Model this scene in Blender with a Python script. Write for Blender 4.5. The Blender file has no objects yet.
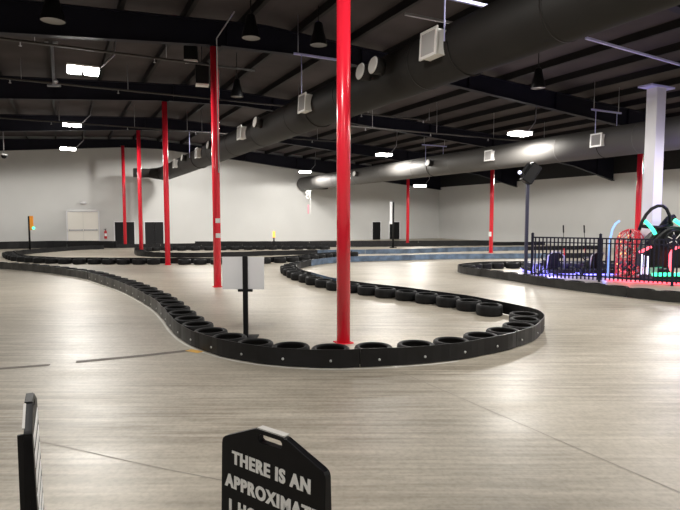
import bpy, bmesh, math, random
from mathutils import Vector, Matrix
random.seed(7)
SC = bpy.context.scene
COL = SC.collection
PI = math.pi
# ------------------------------------------------------------------ camera
EYE, FPX = 1.85, 545.0
PIT = math.atan(38 / FPX); CP, SP = math.cos(PIT), math.sin(PIT)
cam = bpy.data.cameras.new('camera'); cam.sensor_width = 36.0; cam.lens = FPX / 680 * 36
cam.clip_start = .05; cam.clip_end = 300
co = bpy.data.objects.new('camera', cam); COL.objects.link(co)
co.location = (0, 0, EYE); co.rotation_euler = (PI / 2 - PIT, 0, 0)
SC.camera = co
TH = math.atan(280 / FPX * CP); US, UC = math.sin(TH), math.cos(TH)

def W(a, b, z=0.0):
    """hall frame: a runs along the column rows, b across them"""
    return Vector((UC * b - US * a, US * b + UC * a, z))

def ray(px, py):
    r = (px - 340) / FPX; u = (255 - py) / FPX
    return Vector((r, CP + u * SP, -SP + u * CP))

def G(px, py, z=0.0):
    d = ray(px, py); t = (z - EYE) / d.z
    return Vector((d.x * t, d.y * t, z))

def at_b(px, py, b):
    d = ray(px, py); t = b / (UC * d.x + US * d.y)
    return Vector((d.x * t, d.y * t, EYE + d.z * t))

def at_a(px, py, a):
    d = ray(px, py); t = a / (-US * d.x + UC * d.y)
    return Vector((d.x * t, d.y * t, EYE + d.z * t))

def at_y(px, py, Y):
    d = ray(px, py); t = Y / d.y
    return Vector((d.x * t, Y, EYE + d.z * t))

HALL = math.atan2(UC, -US) - PI / 2     # rotation whose local +y is +a and local +x is +b

# ------------------------------------------------------------------ materials
MATS = {}
def mat(name, col, rough=.5, metal=0., emit=None, es=0., noise=0., nscale=8., spec=.5, bump=0., coat=0.):
    m = bpy.data.materials.new(name); m.use_nodes = True
    nt = m.node_tree; b = nt.nodes['Principled BSDF']
    b.inputs['Base Color'].default_value = (*col, 1); b.inputs['Roughness'].default_value = rough
    b.inputs['Metallic'].default_value = metal; b.inputs['Specular IOR Level'].default_value = spec
    b.inputs['Coat Weight'].default_value = coat
    if emit:
        b.inputs['Emission Color'].default_value = (*emit, 1); b.inputs['Emission Strength'].default_value = es
    if noise or bump:
        tc = nt.nodes.new('ShaderNodeTexCoord'); n = nt.nodes.new('ShaderNodeTexNoise')
        n.inputs['Scale'].default_value = nscale; n.inputs['Detail'].default_value = 5
        nt.links.new(tc.outputs['Object'], n.inputs['Vector'])
        if noise:
            r = nt.nodes.new('ShaderNodeValToRGB')
            r.color_ramp.elements[0].position = .3; r.color_ramp.elements[1].position = .7
            r.color_ramp.elements[0].color = (*[c * (1 - noise) for c in col], 1)
            r.color_ramp.elements[1].color = (*[min(1, c * (1 + noise)) for c in col], 1)
            nt.links.new(n.outputs['Fac'], r.inputs['Fac']); nt.links.new(r.outputs['Color'], b.inputs['Base Color'])
        if bump:
            bp = nt.nodes.new('ShaderNodeBump'); bp.inputs['Strength'].default_value = bump
            nt.links.new(n.outputs['Fac'], bp.inputs['Height']); nt.links.new(bp.outputs['Normal'], b.inputs['Normal'])
    MATS[name] = m
    return m

def floor_material():
    m = bpy.data.materials.new('sealed concrete'); m.use_nodes = True
    nt = m.node_tree; b = nt.nodes['Principled BSDF']; N = nt.nodes.new; L = nt.links.new
    tc = N('ShaderNodeTexCoord')
    def noise(scale, rot, stretch, detail=6, dist=0.):
        mp = N('ShaderNodeMapping'); mp.inputs['Rotation'].default_value = (0, 0, rot)
        mp.inputs['Scale'].default_value = stretch
        n = N('ShaderNodeTexNoise'); n.inputs['Scale'].default_value = scale
        n.inputs['Detail'].default_value = detail; n.inputs['Distortion'].default_value = dist
        L(tc.outputs['Object'], mp.inputs['Vector']); L(mp.outputs['Vector'], n.inputs['Vector'])
        return n.outputs['Fac']
    def ramp(fac, p0, c0, p1, c1):
        r = N('ShaderNodeValToRGB'); e = r.color_ramp.elements
        e[0].position, e[1].position = p0, p1; e[0].color = (*c0, 1); e[1].color = (*c1, 1)
        L(fac, r.inputs['Fac']); return r.outputs['Color']
    def mix(kind, fac, c1, c2):
        x = N('ShaderNodeMix'); x.data_type = 'RGBA'; x.blend_type = kind
        x.inputs['Factor'].default_value = fac
        L(c1, x.inputs[6]); L(c2, x.inputs[7]); return x.outputs[2]
    base = ramp(noise(.35, 0, (1, 1, 1)), .3, (.50, .45, .37), .72, (.64, .583, .49))
    fine = ramp(noise(9, 0, (1, 1, 1), 8), .3, (.86, .86, .86), .7, (1, 1, 1))
    c = mix('MULTIPLY', 1., base, fine)
    # rubber laid down by tyres: fine streaks along two driving directions, stronger in worn zones
    one = (1, 1, 1)
    st1 = ramp(noise(1.0, .20, (.9, 13, 1), 8, .5), .40, (.66, .645, .62), .60, one)
    st2 = ramp(noise(1.0, -.12, (.6, 22, 1), 7, .35), .38, (.74, .73, .71), .60, one)
    st3 = ramp(noise(1.0, .62, (.7, 9, 1), 7, .8), .30, (.80, .79, .77), .52, one)
    sp = ramp(noise(26, 0, (1, 1, 1), 4), .36, (.84, .835, .82), .56, one)
    zone = ramp(noise(.22, .3, (1, 1.6, 1), 3), .36, (1, 1, 1), .66, (.12, .12, .12))
    both = mix('MULTIPLY', 1., mix('MULTIPLY', 1., st1, st2), st3)
    white = N('ShaderNodeRGB'); white.outputs[0].default_value = (1, 1, 1, 1)
    x = N('ShaderNodeMix'); x.data_type = 'RGBA'
    L(zone, x.inputs['Factor']); L(white.outputs[0], x.inputs[6]); L(both, x.inputs[7])
    c = mix('MULTIPLY', .95, c, x.outputs[2])
    c = mix('MULTIPLY', .8, c, sp)
    L(c, b.inputs['Base Color'])
    rr = N('ShaderNodeMapRange'); rr.inputs['To Min'].default_value = .30; rr.inputs['To Max'].default_value = .55
    L(noise(.6, .1, (.6, 3, 1), 5), rr.inputs['Value']); L(rr.outputs['Result'], b.inputs['Roughness'])
    bp = N('ShaderNodeBump'); bp.inputs['Strength'].default_value = .04
    L(noise(1.0, .05, (.6, 9, 1), 7), bp.inputs['Height']); L(bp.outputs['Normal'], b.inputs['Normal'])
    return m

M_FLOOR = floor_material()
M_WALL = mat('pale grey wall paint', (.60, .60, .585), .75, noise=.03, nscale=.5)
M_ROOF = mat('dark roof sheet', (.066, .056, .058), .75, spec=.15, noise=.25, nscale=.6)
M_PURLIN = mat('dark painted purlin', (.014, .013, .014), .6, spec=.2)
M_BEAM = mat('navy black steel', (.0095, .0095, .018), .55, spec=.2, noise=.15, nscale=1)
M_FLANGE = mat('steel flange', (.05, .045, .042), .45)
M_BLACKWALL = mat('black wall', (.008, .008, .009), .7)
M_DUCT2 = mat('dark duct paint lit', (.075, .071, .066), .62, spec=.6)  # paler copy of the duct paint, with lamplight put into its colour
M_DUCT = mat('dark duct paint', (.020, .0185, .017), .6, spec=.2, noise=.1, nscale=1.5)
M_RED = mat('red gloss paint', (.84, .018, .042), .25, coat=.3)
M_WHITE = mat('white paint', (.78, .78, .80), .45)
M_CREAM = mat('cream door paint', (.83, .80, .73), .5)
M_DOORBLK = mat('black door paint', (.005, .005, .006), .4, spec=.25)
M_STEEL = mat('galvanised steel', (.42, .42, .45), .4, .6)
M_BLUELIT = mat('strut steel tinted by blue light', (.56, .56, .92), .45, .1)  # blue light on the struts is put into this base colour
M_RUBBER = mat('tyre rubber', (.0065, .0065, .007), .6, spec=.25, noise=.3, nscale=20)
M_PANEL = mat('black barrier plastic', (.0075, .0075, .0085), .4, spec=.3, noise=.35, nscale=5, bump=.05)
M_PANELGREY = mat('scuffed barrier plastic with painted sheen', (.045, .043, .040), .42, spec=.4, noise=.45, nscale=4, bump=.05)  # scuffs, plus a grazing reflection put into the base grey
M_PANELDARK = mat('dull dark barrier plastic', (.022, .021, .020), .42, spec=.35, noise=.4, nscale=4, bump=.05)
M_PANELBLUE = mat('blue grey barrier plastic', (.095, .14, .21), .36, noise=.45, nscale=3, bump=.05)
M_BOLT = mat('zinc bolt', (.55, .55, .55), .35, .7)
M_BLACK = mat('black plastic', (.006, .006, .007), .45, spec=.25)
M_SIGNBLK = mat('sign black plastic', (.0035, .0035, .005), .4, spec=.2, noise=.2, nscale=30)
M_LETTER = mat('white lettering', (.93, .93, .92), .6)
M_EDGE = mat('pale handle edge and painted shoulder light', (.62, .60, .57), .5)
M_GRILLE = mat('off white grille', (.80, .79, .76), .45)
M_LENS = mat('grey lens', (.22, .21, .2), .4)
M_GRILLEIN = mat('grey grille slats', (.36, .35, .34), .5)
M_LAMP = mat('lamp glow', (1, 1, 1), .5, emit=(1, .97, .92), es=30)
M_ORANGE = mat('orange sign', (.82, .30, .03), .5)
M_ORGLOW = mat('orange lamp', (1, .4, .05), .5, emit=(1, .38, .06), es=2.2)
M_GRGLOW = mat('green lamp', (.05, .9, .5), .5, emit=(.06, 1, .55), es=3.0)
M_GREEN = mat('green light tube', (.05, .9, .5), .4, emit=(.05, .85, .42), es=2.6)
M_REDTUBE = mat('red light tube', (1, .1, .12), .4, emit=(1, .09, .13), es=3.2)
M_BLUETUBE = mat('blue light tube', (.3, .5, 1), .4, emit=(.25, .5, 1), es=.7)
M_BLUEGLOW = mat('violet light strip', (.3, .3, 1), .4, emit=(.22, .2, 1), es=4)
M_WHGLOW = mat('white light strip', (.8, .8, 1), .4, emit=(.7, .72, 1), es=2.2)
M_REDLAT = mat('red wire', (.55, .05, .06), .4, emit=(.9, .05, .07), es=.1)
M_GOLD = mat('amber bulb', (1, .7, .25), .4, emit=(1, .6, .2), es=.9)
M_PAINTW = mat('white floor paint', (.74, .72, .66), .5, noise=.12, nscale=6)
M_PAINTY = mat('yellow floor paint', (.75, .42, .06), .5, noise=.2, nscale=9)
M_JOINT = mat('dark floor joint', (.17, .145, .12), .7, noise=.3, nscale=5)
M_SAW = mat('floor saw cut', (.33, .30, .26), .6, noise=.2, nscale=5)
M_NAVY = mat('navy powder coat', (.018, .018, .055), .4)
M_FENCE = mat('black fence coat', (.008, .008, .022), .45, spec=.25)
M_TAG = mat('white paper tag', (.85, .85, .85), .6)
M_EXT = mat('extinguisher red', (.6, .03, .04), .35)

# ------------------------------------------------------------------ mesh helpers
class MB:
    def __init__(s): s.v = []; s.f = []; s.sm = []
    def face(s, idx, smooth=False): s.f.append(tuple(idx)); s.sm.append(smooth)
    def add(s, vs, fs, smooth=False):
        o = len(s.v); s.v += [Vector(q) for q in vs]
        for f in fs: s.face([i + o for i in f], smooth)
        return s
    def obox(s, c, ax, ay, az, hx, hy, hz):
        c = Vector(c); ax, ay, az = Vector(ax).normalized(), Vector(ay).normalized(), Vector(az).normalized()
        vs = [c + ax * hx * i + ay * hy * j + az * hz * k for k in (-1, 1) for j in (-1, 1) for i in (-1, 1)]
        return s.add(vs, [(0, 2, 3, 1), (4, 5, 7, 6), (0, 1, 5, 4), (2, 6, 7, 3), (0, 4, 6, 2), (1, 3, 7, 5)])
    def box(s, c, sx, sy, sz, rz=0.):
        ax = Vector((math.cos(rz), math.sin(rz), 0)); ay = Vector((-ax.y, ax.x, 0))
        return s.obox(c, ax, ay, (0, 0, 1), sx / 2, sy / 2, sz / 2)
    def bar(s, p, q, w, h, up=(0, 0, 1)):
        p, q = Vector(p), Vector(q); d = q - p; up = Vector(up)
        if abs(d.normalized().dot(up)) > .98: up = Vector((0, 1, 0))
        sd = d.cross(up).normalized(); u2 = sd.cross(d).normalized()
        return s.obox((p + q) / 2, d, sd, u2, d.length / 2, w / 2, h / 2)
    def tube(s, pts, r, n=10, cap=True, radii=None, smooth=True):
        pts = [Vector(q) for q in pts]; o = len(s.v); prev = None
        for i, q in enumerate(pts):
            t = (pts[min(i + 1, len(pts) - 1)] - pts[max(i - 1, 0)]).normalized()
            if prev is None:
                a = Vector((0, 0, 1)) if abs(t.z) < .9 else Vector((1, 0, 0)); x = t.cross(a).normalized()
            else:
                x = (prev - t * prev.dot(t)).normalized()
            prev = x; y = t.cross(x); rr = radii[i] if radii else r
            for k in range(n):
                g = 2 * PI * k / n; s.v.append(q + (x * math.cos(g) + y * math.sin(g)) * rr)
        for i in range(len(pts) - 1):
            for k in range(n):
                k2 = (k + 1) % n
                s.face((o + i * n + k, o + i * n + k2, o + (i + 1) * n + k2, o + (i + 1) * n + k), smooth)
        if cap:
            s.face([o + k for k in range(n)][::-1]); s.face([o + (len(pts) - 1) * n + k for k in range(n)])
        return s
    def lathe(s, prof, c=(0, 0, 0), n=24, closed=False, smooth=True, gear=None):
        o = len(s.v); c = Vector(c); m = len(prof)
        for k in range(n):
            g = 2 * PI * k / n
            for j, (r, z) in enumerate(prof):
                rr = r - (.008 if gear and j in gear and k % 2 else 0)
                s.v.append(c + Vector((rr * math.cos(g), rr * math.sin(g), z)))
        for k in range(n):
            k2 = (k + 1) % n
            for j in range(m if closed else m - 1):
                j2 = (j + 1) % m
                s.face((o + k * m + j, o + k2 * m + j, o + k2 * m + j2, o + k * m + j2), smooth)
        return s
    def ball(s, c, r, n=10, sz=1.):
        pr = [(max(1e-4, r * math.sin(PI * i / n)), -r * sz * math.cos(PI * i / n)) for i in range(n + 1)]
        return s.lathe(pr, c, n * 2)
    def poly(s, pts, nrm, th):
        """flat outline thickened along nrm"""
        nrm = Vector(nrm).normalized() * th; n = len(pts)
        vs = [Vector(q) for q in pts] + [Vector(q) + nrm for q in pts]
        return s.add(vs, [tuple(range(n))[::-1], tuple(range(n, 2 * n))] + [(i, (i + 1) % n, (i + 1) % n + n, i + n) for i in range(n)])
    def build(s, name, m, parent=None, bevel=0.):
        me = bpy.data.meshes.new(name)
        off = wloc(parent) if parent else Vector()
        me.from_pydata([tuple(v - off) for v in s.v], [], s.f); me.validate()
        if len(s.sm) == len(me.polygons): me.polygons.foreach_set('use_smooth', s.sm)
        bm = bmesh.new(); bm.from_mesh(me); bmesh.ops.recalc_face_normals(bm, faces=bm.faces); bm.to_mesh(me); bm.free()
        me.materials.append(m)
        o = bpy.data.objects.new(name, me); COL.objects.link(o)
        if parent: o.parent = parent
        if bevel:
            b = o.modifiers.new('bevel', 'BEVEL'); b.width = bevel; b.segments = 2; b.limit_method = 'ANGLE'
        return o

def wloc(o):
    v = Vector()
    while o: v += o.location; o = o.parent
    return v

def tag(o, label=None, cat=None, group=None, kind=None):
    if label: o['label'] = label
    if cat: o['category'] = cat
    if group: o['group'] = group
    if kind: o['kind'] = kind
    return o

def thing(name, label, cat, loc, group=None):
    o = bpy.data.objects.new(name, None); COL.objects.link(o); o.location = Vector(loc)
    o.empty_display_size = .2
    return tag(o, label, cat, group)

def struct(name, mb, m): return tag(mb.build(name, m), kind='structure')

# ------------------------------------------------------------------ the hall
A0, A1, B0, B1 = -12.0, 38.6, -22.0, 29.5
def roof_z(b): return 7.15 - (.06 if b < 5 else .057) * abs(b - 5)
ROOF = [(B0, roof_z(B0)), (5.0, 7.15), (B1, roof_z(B1))]
ZL, ZR = roof_z(B0), roof_z(B1)
RAFT = [(B0, 4.2), (-1.6, 5.80), (3.7, 6.24), (6.5, 6.32), (11.6, 6.04), (20.2, 5.36), (26, 4.75), (B1, 4.0)]
def lin(tab, x):
    for (x0, y0), (x1, y1) in zip(tab, tab[1:]):
        if x <= x1: return y0 + (y1 - y0) * (x - x0) / (x1 - x0)
    return tab[-1][1]

m = MB(); m.poly([W(A0, B0, -.2), W(A0, B1, -.2), W(A1, B1, -.2), W(A1, B0, -.2)], (0, 0, 1), .2)
struct('floor', m, M_FLOOR)
# roof deck with its purlins
m = MB()
for (b0, z0), (b1, z1) in zip(ROOF, ROOF[1:]):
    m.poly([W(A0, b0, z0), W(A0, b1, z1), W(A1, b1, z1), W(A1, b0, z0)], (0, 0, 1), .1)
struct('ceiling', m, M_ROOF)
m = MB()
b = B0 + .6
while b < B1:
    z = roof_z(b)
    m.obox(W((A0 + A1) / 2, b, z - .1), W(1, 0), W(0, 1), (0, 0, 1), (A1 - A0) / 2, .012, .1)
    m.obox(W((A0 + A1) / 2, b + .04, z - .2), W(1, 0), W(0, 1), (0, 0, 1), (A1 - A0) / 2, .05, .008)
    b += 1.52
struct('ceiling_purlin_lines', m, M_PURLIN).name = 'trim_1'
# walls
def gable(a, th, name, mm):
    q = MB(); q.poly([W(a, B0), W(a, B1), W(a, B1, ZR), W(a, 5, 7.15), W(a, B0, ZL)], W(1, 0), th)
    return struct(name, q, mm)
gable(A1, .2, 'wall_back', M_WALL)
gable(A0 - .2, .2, 'wall_front', M_WALL)
m = MB(); m.poly([W(A0, B1), W(A1, B1), W(A1, B1, 4.42), W(A0, B1, 4.42)], W(0, 1), .2); struct('wall_right', m, M_WALL)
m = MB(); m.poly([W(A0, B1 - .02, 4.42), W(A1, B1 - .02, 4.42), W(A1, B1 - .02, ZR), W(A0, B1 - .02, ZR)], W(0, 1), .2)
struct('trim_2', m, M_BLACKWALL)
m = MB(); m.poly([W(A0, B0 - .2), W(A1, B0 - .2), W(A1, B0 - .2, ZL), W(A0, B0 - .2, ZL)], W(0, 1), .2); struct('wall_left', m, M_WALL)

# main frames: I-section rafters following the roof
def rafter(a, name, tab=RAFT, w=.2):
    q = MB()
    bs = sorted(set([t[0] for t in tab] + [5.0, -12., 16., 25.]))
    for b0, b1 in zip(bs, bs[1:]):
        lo0, lo1 = lin(tab, b0), lin(tab, b1)
        hi0, hi1 = roof_z(b0) - .2, roof_z(b1) - .2
        for (x0, x1, w_, za, zb, zc, zd) in ((b0, b1, .02, lo0, hi0, lo1, hi1), (b0, b1, w, lo0, lo0 + .03, lo1, lo1 + .03), (b0, b1, w, hi0 - .03, hi0, hi1 - .03, hi1)):
            vs = []
            for (bb, zl, zh) in ((x0, za, zb), (x1, zc, zd)):
                for da in (-w_ / 2, w_ / 2):
                    vs += [W(a + da, bb, zl), W(a + da, bb, zh)]
            q.add(vs, [(0, 1, 3, 2), (4, 6, 7, 5), (0, 4, 5, 1), (2, 3, 7, 6), (1, 5, 7, 3), (0, 2, 6, 4)])
    for b_ in range(-20, 29, 4):       # web stiffeners
        lo, hi = lin(tab, b_), roof_z(b_) - .2
        q.obox(W(a, b_, (lo + hi) / 2), W(1, 0), W(0, 1), (0, 0, 1), w / 2 - .01, .012, (hi - lo) / 2)
    return struct(name, q, M_BEAM)
COLA = [7.03, 14.25, 21.75, 29.5, 37.2]
for i, a in enumerate([-8.2, -.6] + COLA[:4]): rafter(a, 'trim_%d' % (3 + i))
rafter(38.42, 'trim_9', [(B0, 4.1), (-3.1, 5.79), (3.63, 6.38), (6, 6.42), (11.3, 5.93), (16.4, 5.42), (B1, 4.2)], .3)

# ------------------------------------------------------------------ floor marks
def strip(pts, w, z, name, mm):
    q = MB(); n = len(pts); L = []
    for i, p_ in enumerate(pts):
        t = (pts[min(i + 1, n - 1)] - pts[max(i - 1, 0)]); t.z = 0; t.normalize(); nr = Vector((-t.y, t.x, 0))
        L += [p_ + nr * w / 2 + Vector((0, 0, z)), p_ - nr * w / 2 + Vector((0, 0, z))]
    q.add(L, [(2 * i, 2 * i + 1, 2 * i + 3, 2 * i + 2) for i in range(n - 1)])
    return struct(name, q, mm)
strip([G(-40, 371.5), G(0, 368.8), G(50, 365)], .10, .002, 'trim_10', M_JOINT)
strip([G(76, 362), G(120, 358), G(150, 355), G(190, 350.5)], .12, .002, 'trim_11', M_JOINT)
strip([G(188, 350.2), G(201, 352.4)], .12, .003, 'trim_12', M_PAINTY)
strip([G(400, 372), G(470, 402), G(560, 441), G(660, 484), G(760, 527)], .011, .002, 'trim_13', M_SAW)
strip([G(20, 437), G(150, 466), G(260, 488)], .008, .002, 'trim_14', M_SAW)

# ------------------------------------------------------------------ doors on the back wall
def wall_rect(px0, px1, py_top, name, mm, th=.06, frame=.06, framem=None, split=2, ztop=None):
    p0, p1 = at_a(px0, 240, A1), at_a(px1, 240, A1)
    b0 = UC * p0.x + US * p0.y; b1 = UC * p1.x + US * p1.y
    zt = ztop or at_a((px0 + px1) / 2, py_top, A1).z
    r = thing(name, None, None, W(A1, (b0 + b1) / 2)); r['kind'] = 'structure'
    nleaf = split; wd = (b1 - b0 - .02) / nleaf
    for i in range(nleaf):
        q = MB(); c = b0 + .01 + wd * (i + .5)
        q.obox(W(A1 - th / 2 - .005, c, zt / 2), W(0, 1), W(1, 0), (0, 0, 1), wd / 2 - .006, th / 2, zt / 2 - .01)
        lf = q.build('door_leaf', mm, r)
    if framem:
        q = MB()
        for bb in (b0 - frame / 2, b1 + frame / 2):
            q.obox(W(A1 - th / 2 - .02, bb, (zt + frame) / 2), W(0, 1), W(1, 0), (0, 0, 1), frame / 2, th / 2 + .02, (zt + frame) / 2)
        q.obox(W(A1 - th / 2 - .02, (b0 + b1) / 2, zt + frame / 2), W(0, 1), W(1, 0), (0, 0, 1), (b1 - b0) / 2, th / 2 + .02, frame / 2)
        q.build('door_frame', framem, r)
    return r, b0, b1, zt
r, b0, b1, zt = wall_rect(68, 99, 212, 'door_1', M_CREAM, framem=M_WHITE)
q = MB()
for i in (0, 1):
    c = b0 + (b1 - b0) * (.26 + .48 * i)
    q = MB(); q.obox(W(A1 - .12, c, 1.02), W(0, 1), W(1, 0), (0, 0, 1), .40, .025, .03)
    q.obox(W(A1 - .09, c - .36, 1.02), W(0, 1), W(1, 0), (0, 0, 1), .03, .03, .05); q.obox(W(A1 - .09, c + .36, 1.02), W(0, 1), W(1, 0), (0, 0, 1), .03, .03, .05)
    q.build('push_bar', M_STEEL, r)
q = MB(); q.obox(W(A1 - .13, (b0 + b1) / 2, zt + .1), W(0, 1), W(1, 0), (0, 0, 1), (b1 - b0) / 2 - .05, .04, .06); q.build('door_closer_rail', M_BOLT, r)
for i, (x0, x1) in enumerate(((115, 134.5), (145, 163.5), (372, 380), (389, 399))):
    wall_rect(x0, x1, 222, 'door_%d' % (i + 2), M_DOORBLK, framem=M_WHITE, frame=.05)

# lamp above the cream doors, fire extinguisher beside them
p = at_a(83, 203, A1 - .06); r = thing('wall_light', 'small white oval light on the wall above the cream double doors', 'wall light', p)
q = MB(); q.ball((0, 0, 0), .2, 8, .45); q.v = [p + v for v in q.v]; q.build('diffuser', M_WHITE, r)
q = MB(); q.obox(p + W(.03, 0), W(0, 1), W(1, 0), (0, 0, 1), .14, .03, .04); q.build('mount', M_STEEL, r)
p = at_a(105.5, 232, A1 - .15); p.z = .75
r = thing('fire_extinguisher', 'red fire extinguisher on the wall right of the cream double doors', 'fire extinguisher', p)
q = MB(); q.lathe([(.001, -.3), (.085, -.3), (.09, -.28), (.09, .12), (.06, .2), (.03, .23), (.001, .23)], p, 16); q.build('cylinder', M_EXT, r)
q = MB(); q.tube([p + Vector((0, 0, .22)), p + Vector((0, 0, .30))], .025, 8); q.bar(p + Vector((-.1, 0, .3)), p + Vector((.06, 0, .33)), .03, .03); q.build('valve', M_BLACK, r)
q = MB(); q.obox(p + W(-.092, 0, -.05), W(0, 1), W(1, 0), (0, 0, 1), .07, .004, .09); q.build('paper_label', M_TAG, r)
q = MB(); q.obox(p + W(.1, 0, 0), W(0, 1), W(1, 0), (0, 0, 1), .05, .02, .2); q.build('bracket', M_STEEL, r)

# ------------------------------------------------------------------ columns
def column(base, top, label, name='support_column', r=.1):
    t = thing(name, label, 'column', base, 'red steel columns of the hall')
    q = MB(); q.tube([base + Vector((0, 0, .02)), base + Vector((0, 0, top))], r, 20); q.build('shaft', M_RED, t)
    q = MB(); q.box(base + Vector((0, 0, .008)), .225, .225, .016, HALL); q.build('base_plate', M_RED, t)
    q = MB(); q.box(base + Vector((0, 0, top - .015)), .3, .26, .03, HALL); q.build('cap_plate', M_BEAM, t)
    return t
lab = ['red steel column inside the front tyre loop, nearest and tallest in the hall',
       'red steel column with two white tags and a conduit, behind the white board post',
       'red steel column standing at the tyre barrier left of the tagged column',
       'red steel column at the rounded barrier end in front of the right-hand black doors',
       'thin farthest red steel column at the left, in front of the left-hand black doors']
cols = []
for a, l in zip(COLA, lab):
    b_ = W(a, 3.66); cols.append(column(b_, lin(RAFT, 3.66) if a < 37 else 6.36, l))
c1 = W(COLA[1], 3.66)
tdir = (Vector((0, 0, 0)) - c1); tdir.z = 0; tdir.normalize(); tsd = Vector((-tdir.y, tdir.x, 0))
for py in (220.5, 235):
    z = EYE - (py - 217) / FPX * c1.length
    q = MB(); q.obox(c1 + tdir * .104 + tsd * .03 + Vector((0, 0, z)), tsd, tdir, (0, 0, 1), .06, .006, .06)
    tag(q.build('paper_tag', M_TAG, cols[1]), 'white paper tag')
q = MB(); q.tube([c1 + tdir * .1 + tsd * .07 + Vector((0, 0, 3.0)), c1 + tdir * .1 + tsd * .07 + Vector((0, 0, 6.4)), c1 + tdir * .8 + tsd * .5 + Vector((0, 0, 6.85))], .018, 8); tag(q.build('conduit', M_STEEL, cols[1]), 'grey conduit')
c0 = W(COLA[0], 3.66)
for a, l in ((21.45, 'red steel column with a white tag, standing in the far right track'), (29.05, 'slim red steel column behind the blue-grey barriers beside the white banner post'), (13.45, 'red steel column beside the square white column at the right')):
    b_ = W(a, 19.75); t = column(b_, lin(RAFT, 19.75) , l)
    if a == 21.45:
        z = EYE - (234 - 217) / FPX * b_.y
        d = -b_.copy(); d.z = 0; d.normalize()
        q = MB(); q.obox(b_ + d * .11 + Vector((-.06, 0, z)), (d.y, -d.x, 0), d, (0, 0, 1), .07, .006, .12); tag(q.build('paper_tag', M_TAG, t), 'white paper tag')
# square white column
p = G(649, 278.8)
r = thing('square_column', 'square white column lit violet, rising behind the fenced kart pit', 'column', p)
bb = UC * p.x + US * p.y; ztop = EYE + (217 - 91) / FPX * p.y
q = MB(); q.box(p + Vector((0, 0, ztop / 2)), .36, .36, ztop, HALL - .12); q.build('shaft', M_WHITE, r, .012)
q = MB(); q.box(p + Vector((0, 0, ztop + .02)), 1.1, .42, .05, HALL); q.build('head_plate', M_BLUELIT, r)
q = MB(); q.box(p + Vector((0, 0, .06)), .42, .42, .12, HALL - .12); q.build('skirting', M_WHITE, r)

# ------------------------------------------------------------------ ducts
def ring(c, r, n=28):   # circle in the b-z plane
    return [c + W(0, math.cos(2 * PI * k / n) * r, math.sin(2 * PI * k / n) * r) for k in range(n)]
def duct_thing(label, b, z, r, a0, a1, group, mm):
    t = thing('air_duct', label, 'air duct', W((a0 + a1) / 2, b, z), group)
    q = MB(); q.tube([W(a0, b, z), W(a1, b, z)], r, 40); q.build('main_pipe', mm, t)
    a = a0 + 1.1
    while a < a1 - .3:
        q = MB(); q.tube([W(a - .02, b, z), W(a + .02, b, z)], r + .005, 40); q.build('joint_band', mm, t); a += 3.05
    return t
D1 = (6.1, 4.66, .465); D2 = (16.5, 4.355, .495)
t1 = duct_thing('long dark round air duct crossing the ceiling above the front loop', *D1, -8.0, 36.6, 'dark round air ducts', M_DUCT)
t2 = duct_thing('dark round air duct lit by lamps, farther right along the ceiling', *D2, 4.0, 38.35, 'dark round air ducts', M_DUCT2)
# elbow and smaller branch at the far end of the first duct
q = MB(); b_, z_, r_ = D1
q.tube([W(36.5, b_, z_), W(36.8, b_ - .1, z_), W(37.05, b_ - .45, z_), W(37.1, b_ - .9, z_)], .4, 24, radii=[r_, .43, .36, .3])
q.build('elbow', M_DUCT, t1)
q = MB(); q.obox(W(37.1, b_ - 1.35, z_), W(0, 1), W(1, 0), (0, 0, 1), .5, .27, .27); q.build('branch_box', M_DUCT, t1)
q = MB(); b_, z_, r_ = D2
q.obox(W(37.6, b_ + .9, z_ - .2), W(0, 1), W(1, 0), (0, 0, 1), .7, .3, .2); q.build('branch_box', M_DUCT, t2)

def face_dir(D, elev):   # outward direction on the duct's left side
    return W(0, -math.cos(elev), math.sin(elev))
def grille(t, D, a, elev=0., w=.46, h=.46):
    b_, z_, r_ = D; d = face_dir(D, elev); up = W(1, 0).cross(d).normalized()
    if up.z < 0: up = -up
    c = W(a, b_, z_) + d * (r_ + .07)
    q = MB()
    q.obox(c - d * .06, W(1, 0), up, d, w / 2 - .03, h / 2 - .03, .13); 
    gr = q.build('vent_box', M_GRILLE, t); tag(gr, 'off-white vent box')
    q = MB()
    for s_ in (-1, 1):
        q.obox(c + d * .08 + W(1, 0) * s_ * (w / 2 - .025), W(1, 0), up, d, .025, h / 2, .015)
        q.obox(c + d * .08 + up * s_ * (h / 2 - .025), W(1, 0), up, d, w / 2 - .05, .025, .015)
    q.build('vent_frame', M_GRILLE, gr)
    q = MB()
    n = 9
    for k in range(n):
        q.obox(c + d * .085 + W(1, 0) * (k - (n - 1) / 2) * (w - .1) / n, W(1, 0).normalized() + d * .7, up, d, .018, h / 2 - .05, .004)
    q.build('vent_slats', M_GRILLEIN, gr)
def nozzle(t, D, a, elev=0., r=.17):
    b_, z_, r_ = D; d = face_dir(D, elev)
    c = W(a, b_, z_) + d * (r_ - .04)
    q = MB(); q.tube([c, c + d * .25], r, 24, radii=[r * .8, r]); nz = q.build('round_nozzle', M_DUCT, t)
    q = MB(); q.tube([c + d * .25, c + d * .275], r, 24, radii=[r * .98, r * .85]); tag(q.build('nozzle_face', M_GRILLE, nz), 'off-white round nozzle face')
def a_of(px, b): # position along a line at offset b seen at image column px
    Z = FPX * b / UC / (px - 60); return (Z - US * b) / UC
for px in (419, 297, 236, 194, 172):
    grille(t1, D1, a_of(px, D1[0] - .75), .06)
for px in (360, 372.5, 256, 209, 183):
    nozzle(t1, D1, a_of(px, D1[0] - .65), .14 if px > 300 else .16)
for px in (484, 590):
    grille(t2, D2, a_of(px, D2[0] - .75), .05, .44, .44)
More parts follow.
